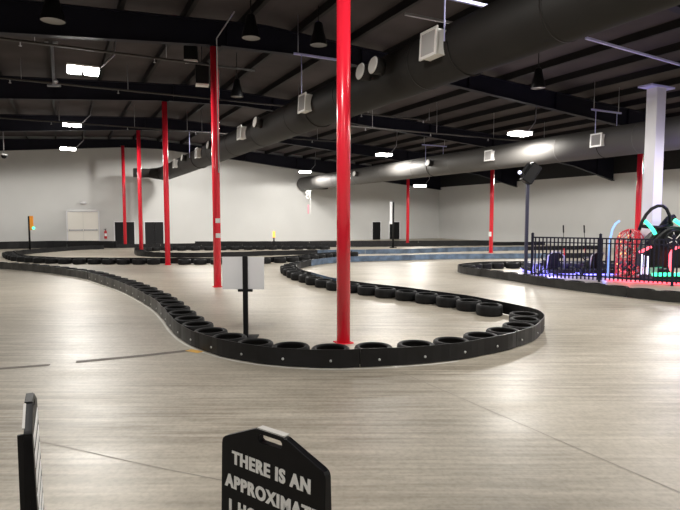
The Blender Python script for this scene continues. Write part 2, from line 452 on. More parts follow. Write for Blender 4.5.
for px in (427, 354):
    nozzle(t2, D2, a_of(px, D2[0] - .65), .14)
# hanger rods and struts
def hanger(D, a, label, ztop, left=.62, right=.62):
    b_, z_, r_ = D
    t = thing('duct_hanger', label, 'hanger', W(a, b_, ztop), 'strut hangers of the ducts')
    q = MB(); q.bar(W(a, b_ - left - .12, ztop), W(a, b_ + right + .12, ztop), .05, .05); q.build('strut', M_BLUELIT, t)
    for s_, o in ((-1, left), (1, right)):
        zt = roof_z(b_ + s_ * o) - .2
        q = MB(); q.tube([W(a, b_ + s_ * o * .86, ztop), W(a, b_ + s_ * o * .86, z_)], .013, 6); q.build('rod', M_BLUELIT, t)
        q = MB(); q.tube([W(a + .01, b_ + s_ * o, ztop), W(a + .01, b_ + s_ * o, zt)], .01, 6); q.build('rod', M_STEEL, t)
    q = MB()
    pts = [W(a, b_ + math.cos(PI + PI * k / 16) * (r_ + .012), z_ + math.sin(PI + PI * k / 16) * (r_ + .012)) for k in range(17)]
    q.tube(pts, .012, 6); q.build('strap', M_DUCT, t)
hanger(D1, 13.0, 'blue-lit strut hanger holding the long duct, seen beside the nearest red column', 5.95)
hanger(D1, 7.2, 'blue-lit strut hanger over the long duct near the large off-white vent', 5.35)
hanger(D1, 26.5, 'blue-lit strut hanger over the far end of the long duct', 5.9)
hanger(D2, 22.0, 'pale strut hanger over the lit stretch of the farther duct', 5.35)
hanger(D2, 12.5, 'pale strut hanger on the farther duct left of the square white column', 5.4)
# loose channels running across
q = MB(); q.bar(G(586, 38, 6.1), G(720, 76, 6.0), .06, .05); tag(q.build('strut_channel', M_BLUELIT), 'long blue-lit strut channel under the roof at upper right, below the duct edge', 'strut')
q = MB(); q.bar(G(405, 14, 6.3), G(462, 25, 6.3), .05, .05); tag(q.build('conduit_pipe', M_STEEL), 'grey conduit crossing above the long duct left of its upper edge', 'conduit')
# sprinkler pipes under the frames
def pipe(a, b0, b1, z, label):
    t = thing('sprinkler_pipe', label, 'pipe', W(a, (b0 + b1) / 2, z), 'sprinkler pipes')
    q = MB(); q.tube([W(a, b0, z), W(a, b1, z)], .03, 10); q.build('pipe', M_FLANGE, t)
    b = b0 + .8
    while b < b1:
        q = MB(); q.tube([W(a, b, z), W(a, b, z - .1)], .014, 8); q.lathe([(.001, -.12), (.035, -.12), (.035, -.11), (.001, -.1)], W(a, b, z), 10); q.build('sprinkler_head', M_STEEL, t)
        q = MB(); q.tube([W(a, b + .3, z), W(a, b + .3, roof_z(b + .3) - .19)], .008, 6); q.build('rod', M_STEEL, t)
        b += 3.0
pipe(15.0, -7.5, 5.0, 5.95, 'thin dark sprinkler pipe below the nearest visible roof beam at upper left')
pipe(19.2, -8, 14, 5.95, 'thin dark sprinkler pipe between the second and third roof beams')
pipe(26.2, -10, 14, 5.85, 'thin dark sprinkler pipe near the far left ceiling lamps')
pipe(18.0, 9.5, 26, 5.2, 'thin dark sprinkler pipe over the farther duct at right')

# ------------------------------------------------------------------ pendant lamps, speakers, camera
def bell(px, py, Y, r, label):
    c = at_y(px, py, Y); b_ = UC * c.x + US * c.y
    t = thing('pendant_lamp', label, 'pendant lamp', c, 'unlit black bell pendant lamps')
    q = MB(); q.lathe([(r, 0), (r * 1.02, .03), (r * .9, .14), (r * .62, .34), (r * .5, .52), (r * .3, .56), (.001, .56)], c, 24); q.build('shade', M_BLACK, t)
    q = MB(); q.lathe([(r * .97, .012), (r * .85, .02), (.001, .02)], c, 24); q.build('lens', M_LENS, t)
    top = roof_z(b_) - .15
    q = MB(); q.tube([c + Vector((0, 0, .54)), Vector((c.x, c.y, max(top, c.z + .7)))], .014, 8); q.build('stem', M_BLACK, t)
bell(53, 21.5, 11.0, .23, 'unlit black bell pendant lamp at the upper left, largest of them')
bell(251, 38.5, 13.2, .22, 'unlit black bell pendant lamp between the nearest and the tagged red columns')
bell(318.5, 45.5, 13.6, .21, 'unlit black bell pendant lamp in front of the blue-lit strut beside the nearest red column')
bell(237, 97, 17.5, .2, 'unlit black bell pendant lamp just right of the tagged red column, above the duct')
bell(538, 88.5, 15.5, .2, 'unlit black bell pendant lamp under the long duct at upper right')
def speaker_box(px, py, Y, w, h, label, rz):
    c = at_y(px, py, Y)
    t = thing('loudspeaker', label, 'loudspeaker', c, 'black loudspeakers at the ceiling')
    q = MB(); q.box(c, w, .3, h, rz); q.build('cabinet', M_BLACK, t, .015)
    q = MB(); q.box(c + Vector((0, 0, -h / 2 - .02)), w * .98, .28, .04, rz); q.build('bottom_edge', M_GRILLE, t)
    d = Vector((math.sin(rz), -math.cos(rz), 0))
    q = MB(); q.obox(c + d * .155, (d.y, -d.x, 0), d, (0, 0, 1), w / 2 - .03, .008, h / 2 - .03); q.build('front_mesh', M_RUBBER, t)
    b_ = UC * c.x + US * c.y
    q = MB(); q.tube([c + Vector((0, 0, h / 2)), Vector((c.x, c.y, roof_z(b_) - .15))], .015, 8); q.build('mount_rod', M_BLACK, t)
speaker_box(191, 54, 15.2, .36, .36, 'upper of two black loudspeakers left of the tagged red column', .15)
speaker_box(202, 74, 15.6, .36, .58, 'lower taller of two black loudspeakers left of the tagged red column', .3)
c = at_y(4, 156, 26); t = thing('dome_camera', 'small dark dome camera on a long drop rod at the far left', 'camera', c)
q = MB(); q.lathe([(.001, -.13), (.09, -.1), (.13, 0), (.13, .03), (.001, .03)], c, 16); q.build('dome', M_BLACK, t)
q = MB(); q.lathe([(.15, .03), (.15, .09), (.05, .12), (.001, .12)], c, 16); q.build('housing', M_GRILLE, t)
q = MB(); q.tube([c + Vector((0, 0, .1)), Vector((c.x, c.y, roof_z(UC * c.x + US * c.y) - .2))], .02, 8); q.build('drop_rod', M_STEEL, t)
# drop bracket left
c = at_y(52, 44, 15.5); d_ = at_y(54, 85, 15.5)
t = thing('drop_bracket', 'grey drop bracket hanging from a pipe left of the brightest lamp', 'bracket', c)
q = MB(); q.bar(c, d_, .07, .03, (0, 1, 0)); q.build('strap', M_STEEL, t)
q = MB(); q.bar(c + Vector((-.2, 0, .03)), c + Vector((.16, 0, .03)), .05, .06); q.build('top_clamp', M_STEEL, t)
q = MB(); q.bar(d_ + Vector((-.18, 0, -.02)), d_ + Vector((.18, 0, -.02)), .06, .05); q.ball(d_ + Vector((.04, 0, .1)), .07, 6); q.build('bottom_clamp', M_STEEL, t)

# ------------------------------------------------------------------ lamps
POW = 1.45
LCOL = (1, .965, .91)
def bulb(p, e):
    l = bpy.data.lights.new('lamp_light', 'SPOT'); l.energy = e * POW; l.color = LCOL; l.shadow_soft_size = .28
    l.spot_size = math.radians(175); l.spot_blend = .15
    o = bpy.data.objects.new('lamp_light', l); COL.objects.link(o); o.location = p
def lamp(px, py, b, label, e, w=.74, dd=.5):
    c = at_b(px, py, b)
    t = thing('ceiling_lamp', label, 'ceiling lamp', c, 'lit high-bay ceiling lamps')
    q = MB()
    for s_ in (-1, 1):
        q.obox(c + W(0, s_ * w * .27, 0), W(0, 1), W(1, 0), (0, 0, 1), w * .23, dd / 2, .05)
    q.build('diffuser', M_LAMP, t, .03)
    q = MB(); q.obox(c + Vector((0, 0, .075)), W(0, 1), W(1, 0), (0, 0, 1), w / 2, dd / 2 + .02, .022); q.build('housing', M_GRILLE, t, .008)
    zt = roof_z(b + .5) - .18
    q = MB(); q.tube([c + Vector((0, 0, .09)), c + W(0, w * .55, .12), c + W(0, w * .55 + .35, .5), c + W(0, w * .55 + .4, max(.55, zt - c.z))], .02, 8); q.build('arm', M_STEEL, t)
    bulb(c + Vector((0, 0, -.16)), e)
    return c
E0 = 620
lamp(83, 71, .64, 'bright ceiling lamp at upper left, nearest and largest of the left row', E0)
lamp(72, 125, .60, 'bright ceiling lamp in the middle of the left row', E0)
lamp(68, 149, .49, 'bright ceiling lamp above the cream doors, farthest of the left row', E0 * .4)
lamp(520, 134, 15.1, 'bright ceiling lamp beside the farther duct at right', E0)
lamp(384, 155, 15.1, 'bright ceiling lamp beside the middle of the farther duct', E0)
lamp(305, 172, 15.1, 'bright ceiling lamp at the left end of the farther duct', E0 * .8)
lamp(420, 186, 22.5, 'low flat ceiling lamp beyond the farther duct near the back right corner', E0, .8, .5)
for a in (-5, 4.6, 14.6, 24.6, 34.0): bulb(W(a, 7.6, 6.0), E0 * (.5 if a < 0 else 1))          # row hidden by the long duct
for a in (-5, 4.3): bulb(W(a, .64, 5.6), E0 * (.6 if a < 0 else .8))
for a in (-5, 4.5): bulb(W(a, 14.1, 4.7), E0)
for a in (4, 13.5, 22): bulb(W(a, 22.5, 4.4), E0)
for a in (0, 12, 24, 34): bulb(W(a, -8, 4.9), E0 * .5)

# ------------------------------------------------------------------ tyre barriers
def smooth(pts, step=.12):
    P_ = [pts[0] * 2 - pts[1]] + pts + [pts[-1] * 2 - pts[-2]]; out = []
    for i in range(1, len(P_) - 2):
        p0, p1, p2, p3 = P_[i - 1:i + 3]
        t0 = 0; t1_ = t0 + (p1 - p0).length ** .5; t2_ = t1_ + (p2 - p1).length ** .5; t3 = t2_ + (p3 - p2).length ** .5
        n = max(2, int((p2 - p1).length / .2))
        for k in range(n):
            t = t1_ + (t2_ - t1_) * k / n
            a1 = p0 * ((t1_ - t) / (t1_ - t0)) + p1 * ((t - t0) / (t1_ - t0))
            a2 = p1 * ((t2_ - t) / (t2_ - t1_)) + p2 * ((t - t1_) / (t2_ - t1_))
            a3 = p2 * ((t3 - t) / (t3 - t2_)) + p3 * ((t - t2_) / (t3 - t2_))
            b1_ = a1 * ((t2_ - t) / (t2_ - t0)) + a2 * ((t - t0) / (t2_ - t0))
            b2_ = a2 * ((t3 - t) / (t3 - t1_)) + a3 * ((t - t1_) / (t3 - t1_))
            out.append(b1_ * ((t2_ - t) / (t2_ - t1_)) + b2_ * ((t - t1_) / (t2_ - t1_)))
    out.append(pts[-1].copy())
    # even resampling
    L = [0]
    for a_, b_ in zip(out, out[1:]): L.append(L[-1] + (b_ - a_).length)
    n = max(2, int(L[-1] / step)); res = []; j = 0
    for k in range(n + 1):
        s_ = L[-1] * k / n
        while j < len(L) - 2 and L[j + 1] < s_: j += 1
        u = (s_ - L[j]) / max(1e-9, L[j + 1] - L[j]); res.append(out[j].lerp(out[j + 1], u))
    return res, L[-1]

tq = MB()
tq.lathe([(.182, .008), (.195, .0), (.225, .0), (.243, .014), (.249, .05), (.25, .10), (.249, .15), (.243, .186), (.225, .2), (.195, .2), (.182, .192), (.180, .178), (.215, .16), (.225, .10), (.215, .04), (.180, .022)], (0, 0, 0), 44, closed=True, gear=(3, 4, 5, 6, 7))
tire_proto = tq.build('tire', M_RUBBER); TIRE_ME = tire_proto.data
bpy.data.objects.remove(tire_proto)
bq = MB(); bq.lathe([(.001, 0), (.016, 0), (.016, .008), (.009, .014), (.001, .014)], (0, 0, 0), 10)
bp_ = bq.build('bolt', M_BOLT); BOLT_ME = bp_.data; bpy.data.objects.remove(bp_)
BH, BT = .235, .012
NT = [0]
COLXY = [W(a_, 3.66) for a_ in COLA] + [W(a_, 19.75) for a_ in (21.45, 29.05, 13.45)]
def barrier(path, label, spacing=.66, panel=2.45, matf=None, bolts=False, off=.275, line=None, tiers=1):
    BH = .235 if tiers == 1 else .43
    pts, Ltot = path
    t = thing('track_barrier', label, 'track barrier', pts[len(pts) // 2], 'tyre-backed track barriers')
    step = Ltot / (len(pts) - 1); per = max(2, round(panel / step))
    npan = max(1, round((len(pts) - 1) / per)); idx = [round((len(pts) - 1) * i / npan) for i in range(npan + 1)]
    panels = []
    def nrm(i):
        d = pts[min(i + 1, len(pts) - 1)] - pts[max(i - 1, 0)]; d.z = 0; d.normalize(); return Vector((-d.y, d.x, 0)), d
    for a_, b_ in zip(idx, idx[1:]):
        q = MB(); ring_ = []
        for i in range(a_, b_ + 1):
            n_, d_ = nrm(i); w_ = .006 * math.sin(i * .9) + (.004 if i % 3 == 0 else 0)
            p_ = pts[i] + n_ * w_
            if i == b_ and b_ < len(pts) - 1: p_ = p_ - d_ * .006
            if i == a_ and a_ > 0: p_ = p_ + d_ * .006
            lo, hi = .012, BH + .004 * math.sin(i * .37)
            ring_ += [p_ - n_ * BT / 2 + Vector((0, 0, lo)), p_ - n_ * BT / 2 + Vector((0, 0, hi)), p_ + n_ * BT / 2 + Vector((0, 0, hi)), p_ + n_ * BT / 2 + Vector((0, 0, lo))]
        fs = []; nn = b_ - a_ + 1
        for i in range(nn - 1):
            for k in range(4): fs.append((4 * i + k, 4 * i + (k + 1) % 4, 4 * i + 4 + (k + 1) % 4, 4 * i + 4 + k))
        fs += [(0, 3, 2, 1), (4 * nn - 4, 4 * nn - 3, 4 * nn - 2, 4 * nn - 1)]
        q.add(ring_, fs, False)
        mm = matf(pts[(a_ + b_) // 2]) if matf else M_PANEL
        o = q.build('barrier_panel', mm, t)
        if mm in (M_PANELBLUE, M_PANELGREY): o['label'] = 'blue-grey barrier panel' if mm is M_PANELBLUE else 'scuffed barrier panel with grey sheen in its colour'
        panels.append((a_, b_, o))
    k = max(1, round(spacing / step)); base = wloc(t); last = None
    for i in range(k // 2, len(pts), k):
        n_, d_ = nrm(i); p_ = pts[i] + n_ * off
        if last is not None and (p_ - last).length < .48: continue
        if any((p_.xy - c_.xy).length < .40 for c_ in COLXY): continue
        last = p_
        for tier in range(tiers):
            o = bpy.data.objects.new('tire', TIRE_ME); COL.objects.link(o); o.parent = t
            o.location = p_ - base + Vector((random.uniform(-.02, .02), random.uniform(-.02, .02), .003 + .201 * tier)); o.rotation_euler = (0, 0, random.random() * 6)
            NT[0] += 1
        if bolts:
            for a_, b_, po in panels:
                if a_ <= i <= b_: break
            bo = bpy.data.objects.new('bolt', BOLT_ME); COL.objects.link(bo); bo.parent = po
            bo.location = pts[i] - n_ * .014 - wloc(po) + Vector((0, 0, .10))
            bo.rotation_euler = (Vector((0, 0, 1)).rotation_difference(-n_)).to_euler()
    return t
def P(*q): return [G(x, y) for x, y in q]
R1L = smooth(P((-60, 266.5), (0, 269), (44, 272.8), (73, 277), (87.2, 279.8)))
R1F = smooth(P((88, 280), (106, 286), (122, 292), (140, 301.5), (155, 311.5), (164, 321), (173, 333), (188, 344.5), (218, 356), (255, 363.5), (309, 368.2), (342, 368.6), (401, 366), (451, 361.3), (502, 352), (532, 342), (543, 332), (543, 327), (536, 322.5), (519, 317.5), (495, 312.5), (461, 305.5), (428, 300.5), (384, 294.5), (350, 290)))
R1B = smooth(P((350, 290), (333, 286.5), (321, 283), (307, 279), (299, 275.5), (296, 271.8), (300, 269), (308, 267), (318, 265), (336, 263), (360, 261.8), (404, 260.6), (433, 259.6), (480, 259), (530, 258.6), (600, 258)))
R7 = smooth(P((352, 255.6), (320, 258.2), (296, 261), (265, 262.8), (224, 263.6), (169, 263.8), (100, 263.4), (62, 263), (29, 261), (16.5, 257.6), (17, 255.6), (29, 254.2), (50, 252.3), (75, 250.4), (104, 249.2)))
R8 = smooth(P((330, 249.2), (250, 249.5), (190, 250.2), (150, 250.8), (137, 252), (134.5, 253.8), (140, 256.3), (163, 257.5), (190, 257.8), (224, 257.2), (280, 255.4), (336, 254.4), (400, 253.7), (460, 251.8), (530, 250.6), (600, 249.5)))
R6L = smooth(P((-40, 250), (0, 249.2), (45, 248.2), (90, 248), (112, 248.2)))
R6 = smooth(P((116, 248.2), (180, 247.2), (270, 247), (360, 247), (460, 246), (545, 245.2)))
R6B = smooth(P((195, 244.9), (300, 244.6), (420, 244), (490, 243.7)))
R5 = smooth(P((720, 266.4), (600, 267), (529, 267.3), (495, 267.8), (480, 268.3), (465, 269.8), (457.5, 272), (465, 274.3), (494, 278.6), (516, 282), (540, 286), (610, 295.5), (680, 303.6), (760, 313)))
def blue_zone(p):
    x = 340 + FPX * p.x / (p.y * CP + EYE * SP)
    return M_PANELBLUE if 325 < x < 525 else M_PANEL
barrier(R1L, 'black tyre barrier entering at the left edge and running to the panel seam', matf=lambda p: M_PANELGREY)
barrier(R1F, 'black tyre barrier forming the large front loop around the nearest red column', .66, bolts=True, matf=lambda p: M_PANELGREY if p.x < -3.0 else M_PANEL)
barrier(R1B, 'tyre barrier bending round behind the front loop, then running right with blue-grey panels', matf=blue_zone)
barrier(R7, 'long black tyre barrier with its hairpin at the far left, ending behind the white board', .62)
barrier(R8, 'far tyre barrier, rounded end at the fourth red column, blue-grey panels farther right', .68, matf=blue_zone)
barrier(R6L, 'black double-height tyre barrier at the far left below the cream doors', .62, tiers=2)
barrier(R6, 'black tyre barrier along the back of the hall, second from the back wall', .9)
barrier(R6B, 'black tyre barrier standing closest to the back wall', 1.1)
barrier(R5, 'black tyre barrier curving round the fenced kart pit at right', .62, bolts=False, matf=lambda p: M_PANELDARK)
# white line at the foot of the front loop
def offset_line(pts, o):
    out = []
    for i, p_ in enumerate(pts):
        d = pts[min(i + 1, len(pts) - 1)] - pts[max(i - 1, 0)]; d.normalize(); out.append(p_ - Vector((-d.y, d.x, 0)) * o)
    return out
n_ = int(len(R1F[0]) * .62)
strip(offset_line(R1F[0][:n_], .035), .035, .002, 'trim_15', M_PAINTW)
strip(offset_line(R1L[0], .035), .03, .002, 'trim_16', M_PAINTW)
strip(offset_line(R5[0][int(len(R5[0]) * .55):], .035), .03, .002, 'trim_17', M_PAINTW)

# ------------------------------------------------------------------ white board on a post inside the loop
p = G(246, 338)
t = thing('board_post', 'white board on a black post behind the front barrier, left of the nearest red column', 'sign', p)
h = EYE - (256 - 217) / FPX * p.y
q = MB(); q.box(p + Vector((0, 0, h / 2 + .01)), .075, .05, h - .02); q.build('post', M_BLACK, t, .004)
q = MB(); q.box(p + Vector((0, 0, .01)), .35, .35, .02); q.build('base_plate', M_BLACK, t)
z0, z1 = EYE - (290 - 217) / FPX * p.y, EYE - (257 - 217) / FPX * p.y
x0, x1 = p.x + (222.5 - 246) / FPX * p.y, p.x + (264.5 - 246) / FPX * p.y
q = MB(); q.box(Vector(((x0 + x1) / 2, p.y + .05, (z0 + z1) / 2)), x1 - x0, .025, z1 - z0); tag(q.build('board', M_WHITE, t), 'plain white board')
q = MB(); q.box(p + Vector((0, -.0, z0 - .01)), .22, .06, .035); q.build('crossbar', M_BLACK, t)

# ------------------------------------------------------------------ far signal posts and the banner
p = G(30, 250.2); t = thing('signal_post', 'black signal post with an orange board and a green lamp at the far left barrier', 'signal post', p)
h = EYE + .05
q = MB(); q.tube([p, p + Vector((0, 0, h))], .05, 10); q.build('post', M_BLACK, t)
s = p.y / FPX
q = MB(); q.box(p + Vector((2.8 * s, -.02, EYE - 6 * s)), 3.2 * s, .06, 14 * s); q.build('board', M_ORANGE, t)
q = MB(); q.ball(p + Vector((5.2 * s, -.08, EYE - 11 * s)), 1.3 * s, 8); q.build('lamp', M_GRGLOW, t)
q = MB(); q.box(p + Vector((0, 0, .02)), .4, .4, .04); q.build('base', M_BLACK, t)
p = G(274, 248.3); t = thing('signal_post', 'thin black post with a small orange lamp in the middle of the far barriers', 'signal post', p); s = p.y / FPX
q = MB(); q.tube([p, p + Vector((0, 0, EYE - 20 * s))], .045, 10); q.build('post', M_BLACK, t)
q = MB(); q.box(p + Vector((0, 0, EYE - 17.3 * s)), 2.2 * s, .1, 6 * s); q.build('lamp', M_ORGLOW, t)
q = MB(); q.box(p + Vector((0, 0, .02)), .4, .4, .04); q.build('base', M_BLACK, t)
p = G(393, 247.9); t = thing('banner_post', 'dark post carrying a tall narrow white banner at the far back', 'banner', p); s = p.y / FPX
q = MB(); q.tube([p, p + Vector((0, 0, EYE + 15 * s))], .06, 10); q.build('post', M_BLACK, t)
q = MB(); q.box(p + Vector((-2.2 * s, 0, EYE + 4.5 * s)), 2.4 * s, .03, 23 * s); tag(q.build('banner', M_WHITE, t), 'white banner')
q = MB(); q.tube([p + Vector((0, 0, EYE + 15.5 * s)), p + Vector((-3.4 * s, 0, EYE + 15.5 * s))], .025, 8); q.build('arm', M_BLACK, t)
q = MB(); q.box(p + Vector((0, 0, .02)), .4, .4, .04); q.build('base', M_BLACK, t)
# faint hanging chequered pennant strip below the far duct end
p = at_b(308, 190, 15.6); s = p.y / FPX
t = thing('hanging_streamer', 'thin pale streamer with chequers and pink lettering hanging below the farther duct end', 'streamer', p)
q = MB()
for k in range(5):
    for i in range(3):
        if (k + i) % 2: q.box(p + Vector(((i - 1) * 1.6 * s, 0, (-1 - k * 1.7) * s)), 1.5 * s, .012, 1.6 * s)
q.build('chequers', M_WALL, t)
q = MB(); q.box(p + Vector((2.4 * s, 0, -12 * s)), .5 * s, .012, 24 * s); q.build('cord', M_WALL, t)
M_PINK = mat('faded pink print', (.62, .30, .36), .7)
q = MB(); q.box(p + Vector((.2 * s, -.01, -19 * s)), 1.6 * s, .012, 9 * s); q.build('print', M_PINK, t)

# ------------------------------------------------------------------ fenced kart pit
F0, F1 = G(531, 278), G(700, 287.5)
fd = (F1 - F0); FL = fd.length; fd.normalize(); FH = 1.26
t = thing('picket_fence', 'black metal picket fence around the kart pit at right', 'fence', F0)
for z, hh in ((FH - .02, .04), (FH - .16, .03), (.15, .035)):
    q = MB(); q.bar(F0 + Vector((0, 0, z)), F1 + Vector((0, 0, z)), .035, hh); q.build('rail', M_FENCE, t)
n = int(FL / .105)
pq = MB(); pq.box((0, 0, (FH - .05) / 2 + .05), .038, .03, FH - .05, math.atan2(fd.y, fd.x)); po = pq.build('picket', M_FENCE); pm = po.data; bpy.data.objects.remove(po)
for k in range(1, n):
    o = bpy.data.objects.new('picket', pm); COL.objects.link(o); o.parent = t; o.location = fd * (FL * k / n)
for px in (531.5, 599, 672):
    u = (px - 531) / 169.0; dpx = ray(px, 285); k_ = (F0.x * dpx.y - F0.y * dpx.x) / (fd.y * dpx.x - fd.x * dpx.y)
    c = F0 + fd * k_
    q = MB(); q.box(c + Vector((0, 0, FH / 2 + .04)), .07, .07, FH + .08, math.atan2(fd.y, fd.x)); q.lathe([(.045, FH + .08), (.045, FH + .10), (.001, FH + .13)], c, 8); q.build('fence_post', M_FENCE, t)
# tall pole with a tilted black floodlight at the fence corner
p = G(529.5, 277.6)
s = p.y / FPX; h = EYE + 33 * s
t = thing('floodlight_pole', 'tall navy pole with a tilted black floodlight at the corner of the fence', 'floodlight', p + Vector((-.13, -.02, 0)))
pb = p + Vector((-.13, -.02, 0))
q = MB(); q.box(pb + Vector((0, 0, h / 2)), .09, .09, h); q.build('pole', M_NAVY, t, .008)
q = MB(); q.box(pb + Vector((0, 0, .01)), .22, .22, .02); q.build('base_plate', M_NAVY, t)
hd = Vector((.55, 0, .83)).normalized(); sdv = Vector((hd.z, 0, -hd.x))
c = pb + Vector((.08, 0, h + .3))
q = MB(); q.obox(c, sdv, (0, 1, 0), hd, .16, .16, .31); fl = q.build('floodlight_head', M_BLACK, t, .03)
q = MB(); q.obox(c + sdv * .165, sdv, (0, 1, 0), hd, .012, .13, .27); q.build('side_panel', M_RUBBER, fl)
q = MB(); q.obox(c - sdv * .21 + hd * .04, sdv, (0, 1, 0), hd, .05, .05, .16); q.build('bracket', M_BLACK, t)
q = MB(); q.ball(pb + Vector((-.28, -.1, h + .33)), .055, 8); q.build('small_lamp', M_WHGLOW, t)
q = MB(); q.tube([pb + Vector((-.28, -.08, h + .33)), pb + Vector((0, 0, h - .05))], .02, 8); q.build('lamp_arm', M_BLACK, t)

# karts parked behind the fence
def kart(p, rz, label, strip_mat, whip=None):
    t = thing('go_kart', label, 'go-kart', p, 'parked electric karts')
    R = Matrix.Rotation(rz, 3, 'Z')
    T = lambda x, y, z: p + R @ Vector((x, y, z))
    X, Y, Zv = R @ Vector((1, 0, 0)), R @ Vector((0, 1, 0)), Vector((0, 0, 1))
    def outline(pts, z, th, name, mm, bev=.02):
        q = MB(); q.poly([T(x, y, z) for x, y in pts], Zv, th); return q.build(name, mm, t, bev)
    outline([(-.55, -.85), (.55, -.85), (.62, -.5), (.62, .5), (.5, .95), (-.5, .95), (-.62, .5), (-.62, -.5)], .07, .12, 'bumper', M_BLACK)
    outline([(-.36, .2), (.36, .2), (.28, .92), (-.28, .92)], .19, .14, 'nose_cone', M_NAVY)
    for x in (-.5, .5):
        outline([(x - .09, -.45), (x + .09, -.45), (x + .09, .4), (x - .09, .4)], .19, .16, 'side_pod', M_NAVY)
    q = MB()     # bucket seat: base, bolsters, curved back
    q.obox(T(0, -.2, .24), X, Y, Zv, .2, .22, .05)
    q.obox(T(0, -.43, .46), X, Y + Zv * -.25, Zv + Y * -.25, .2, .045, .25)
    for x in (-.2, .2):
        q.obox(T(x, -.28, .34), X, Y, Zv + Y * -.2, .03, .18, .12)
    q.build('seat', M_BLACK, t, .03)
    q = MB(); pts = [T(math.cos(g) * .15, .12 + math.sin(g) * .06, .52 + math.sin(g) * .13) for g in [2 * PI * k / 16 for k in range(17)]]
    q.tube(pts, .018, 8, cap=False); sw = q.build('steering_wheel', M_BLACK, t)
    q = MB(); q.tube([T(0, .12, .52), T(0, .42, .3)], .018, 8); q.bar(T(-.14, .12, .52), T(.14, .12, .52), .03, .015); q.build('steering_column', M_STEEL, t)
    for x, y in ((-.52, -.62), (.52, -.62), (-.5, .58), (.5, .58)):
        q = MB(); c = T(x, y, .14)
        q.tube([c - X * .08, c - X * .06, c + X * .06, c + X * .08], .14, 18, radii=[.11, .14, .14, .11]); wq = q.build('wheel', M_RUBBER, t)
        q = MB(); q.tube([c - X * .085, c + X * .085], .06, 12); q.build('hub', M_STEEL, wq)
    q = MB(); q.tube([T(-.6, -.45, .05), T(-.6, .5, .05), T(-.48, .97, .05), T(.48, .97, .05), T(.6, .5, .05), T(.6, -.45, .05), T(.5, -.88, .05), T(-.5, -.88, .05), T(-.6, -.45, .05)], .022, 8); q.build('light_strip', strip_mat, t)
    q = MB(); q.tube([T(-.3, -.6, .16), T(-.26, -.62, .62), T(-.1, -.62, .74), T(.1, -.62, .74), T(.26, -.62, .62), T(.3, -.6, .16)], .022, 8); q.build('roll_bar', M_STEEL, t)
    if whip:
        q = MB(); a_ = T(*whip[0]); b_ = T(*whip[1]); q.tube([a_, b_], .009, 6); q.build('whip_aerial', M_BLACK, t)
        q = MB(); q.bar(b_, b_ + (a_ - b_) * .16, .035, .03); q.build('aerial_tip', M_BLACK, t)
        q = MB(); q.tube([a_.lerp(b_, .18), a_.lerp(b_, .5)], .014, 6); q.build('aerial_sleeve', M_RED, t)
yk = 17.9
def gx(px, Y): return (px - 340) / FPX * Y
kart(Vector((gx(548, yk), yk, 0)), .06, 'parked kart with violet light strip just behind the left end of the fence', M_BLUEGLOW, ((.36, -.5, .1), (.24, -.55, 1.59)))
kart(Vector((gx(590, yk), yk, 0)), .06, 'parked kart with violet light strip behind the middle fence post', M_BLUEGLOW, ((-.36, -.5, .1), (-.5, -.55, 1.59)))
kart(Vector((gx(641, 18.1), 18.1, 0)), .2, 'parked kart with red light strip behind the red lattice lantern', M_REDTUBE)
# pit glow (point lights beside the kart strips, rail and ride tubes)
def glow(p, col, e, r=.1):
    l = bpy.data.lights.new('pit_glow_light', 'POINT'); l.energy = e; l.color = col; l.shadow_soft_size = r
    o = bpy.data.objects.new('pit_glow_light', l); COL.objects.link(o); o.location = p
glow(Vector((gx(550, 16.8), 16.75, .25)), (.28, .25, 1), 60)
glow(Vector((gx(606, 16.3), 16.2, .25)), (.25, .3, 1), 8)
glow(Vector((gx(630, 15.6), 15.6, .2)), (1, .08, .12), 9)
glow(Vector((gx(662, 15.5), 15.5, .25)), (.05, 1, .5), 6)
glow(Vector((gx(690, 15.0), 14.95, 2.7)), (.2, .12, 1), 46)  # unseen violet light added to colour the white column

# red lattice lantern
p = Vector((gx(630.5, 16.46), 16.46, 0)); s = 16.46 / FPX
t = thing('lattice_lantern', 'tall red wire lattice lantern with amber bulbs behind the fence', 'lantern', p)
R_, H_ = 12.5 * s, EYE - 12 * s
def lp(g, u):
    z = .06 + u * (H_ - .06); rr = R_ * (1 if u < .72 else math.sqrt(max(.02, 1 - ((u - .72) / .28) ** 2)))
    return p + Vector((math.cos(g) * rr, math.sin(g) * rr, z))
q = MB()
for sgn in (-1, 1):
    for k in range(9):
        q.tube([lp(2 * PI * k / 9 + sgn * u / 20 * 3.2, u / 20) for u in range(21)], .014, 5)
for u in (0, .36, .72): q.tube([lp(2 * PI * k / 20, u) for k in range(21)], .016, 6)
q.build('wire_lattice', M_REDLAT, t)
q = MB()
for k in range(26):
    q.ball(lp(random.random() * 6.28, random.random() ** .7), .026, 4)
tag(q.build('bulbs', M_GOLD, t), 'amber bulbs', kind='stuff')
q = MB(); q.lathe([(.001, 0), (R_ * 1.05, 0), (R_ * 1.05, .06), (.001, .06)], p, 20); q.build('base', M_BLACK, t)
q = MB(); q.tube([p + Vector((0, 0, .05)), p + Vector((0, 0, H_ - .02))], .03, 8); q.build('mast', M_BLACK, t)

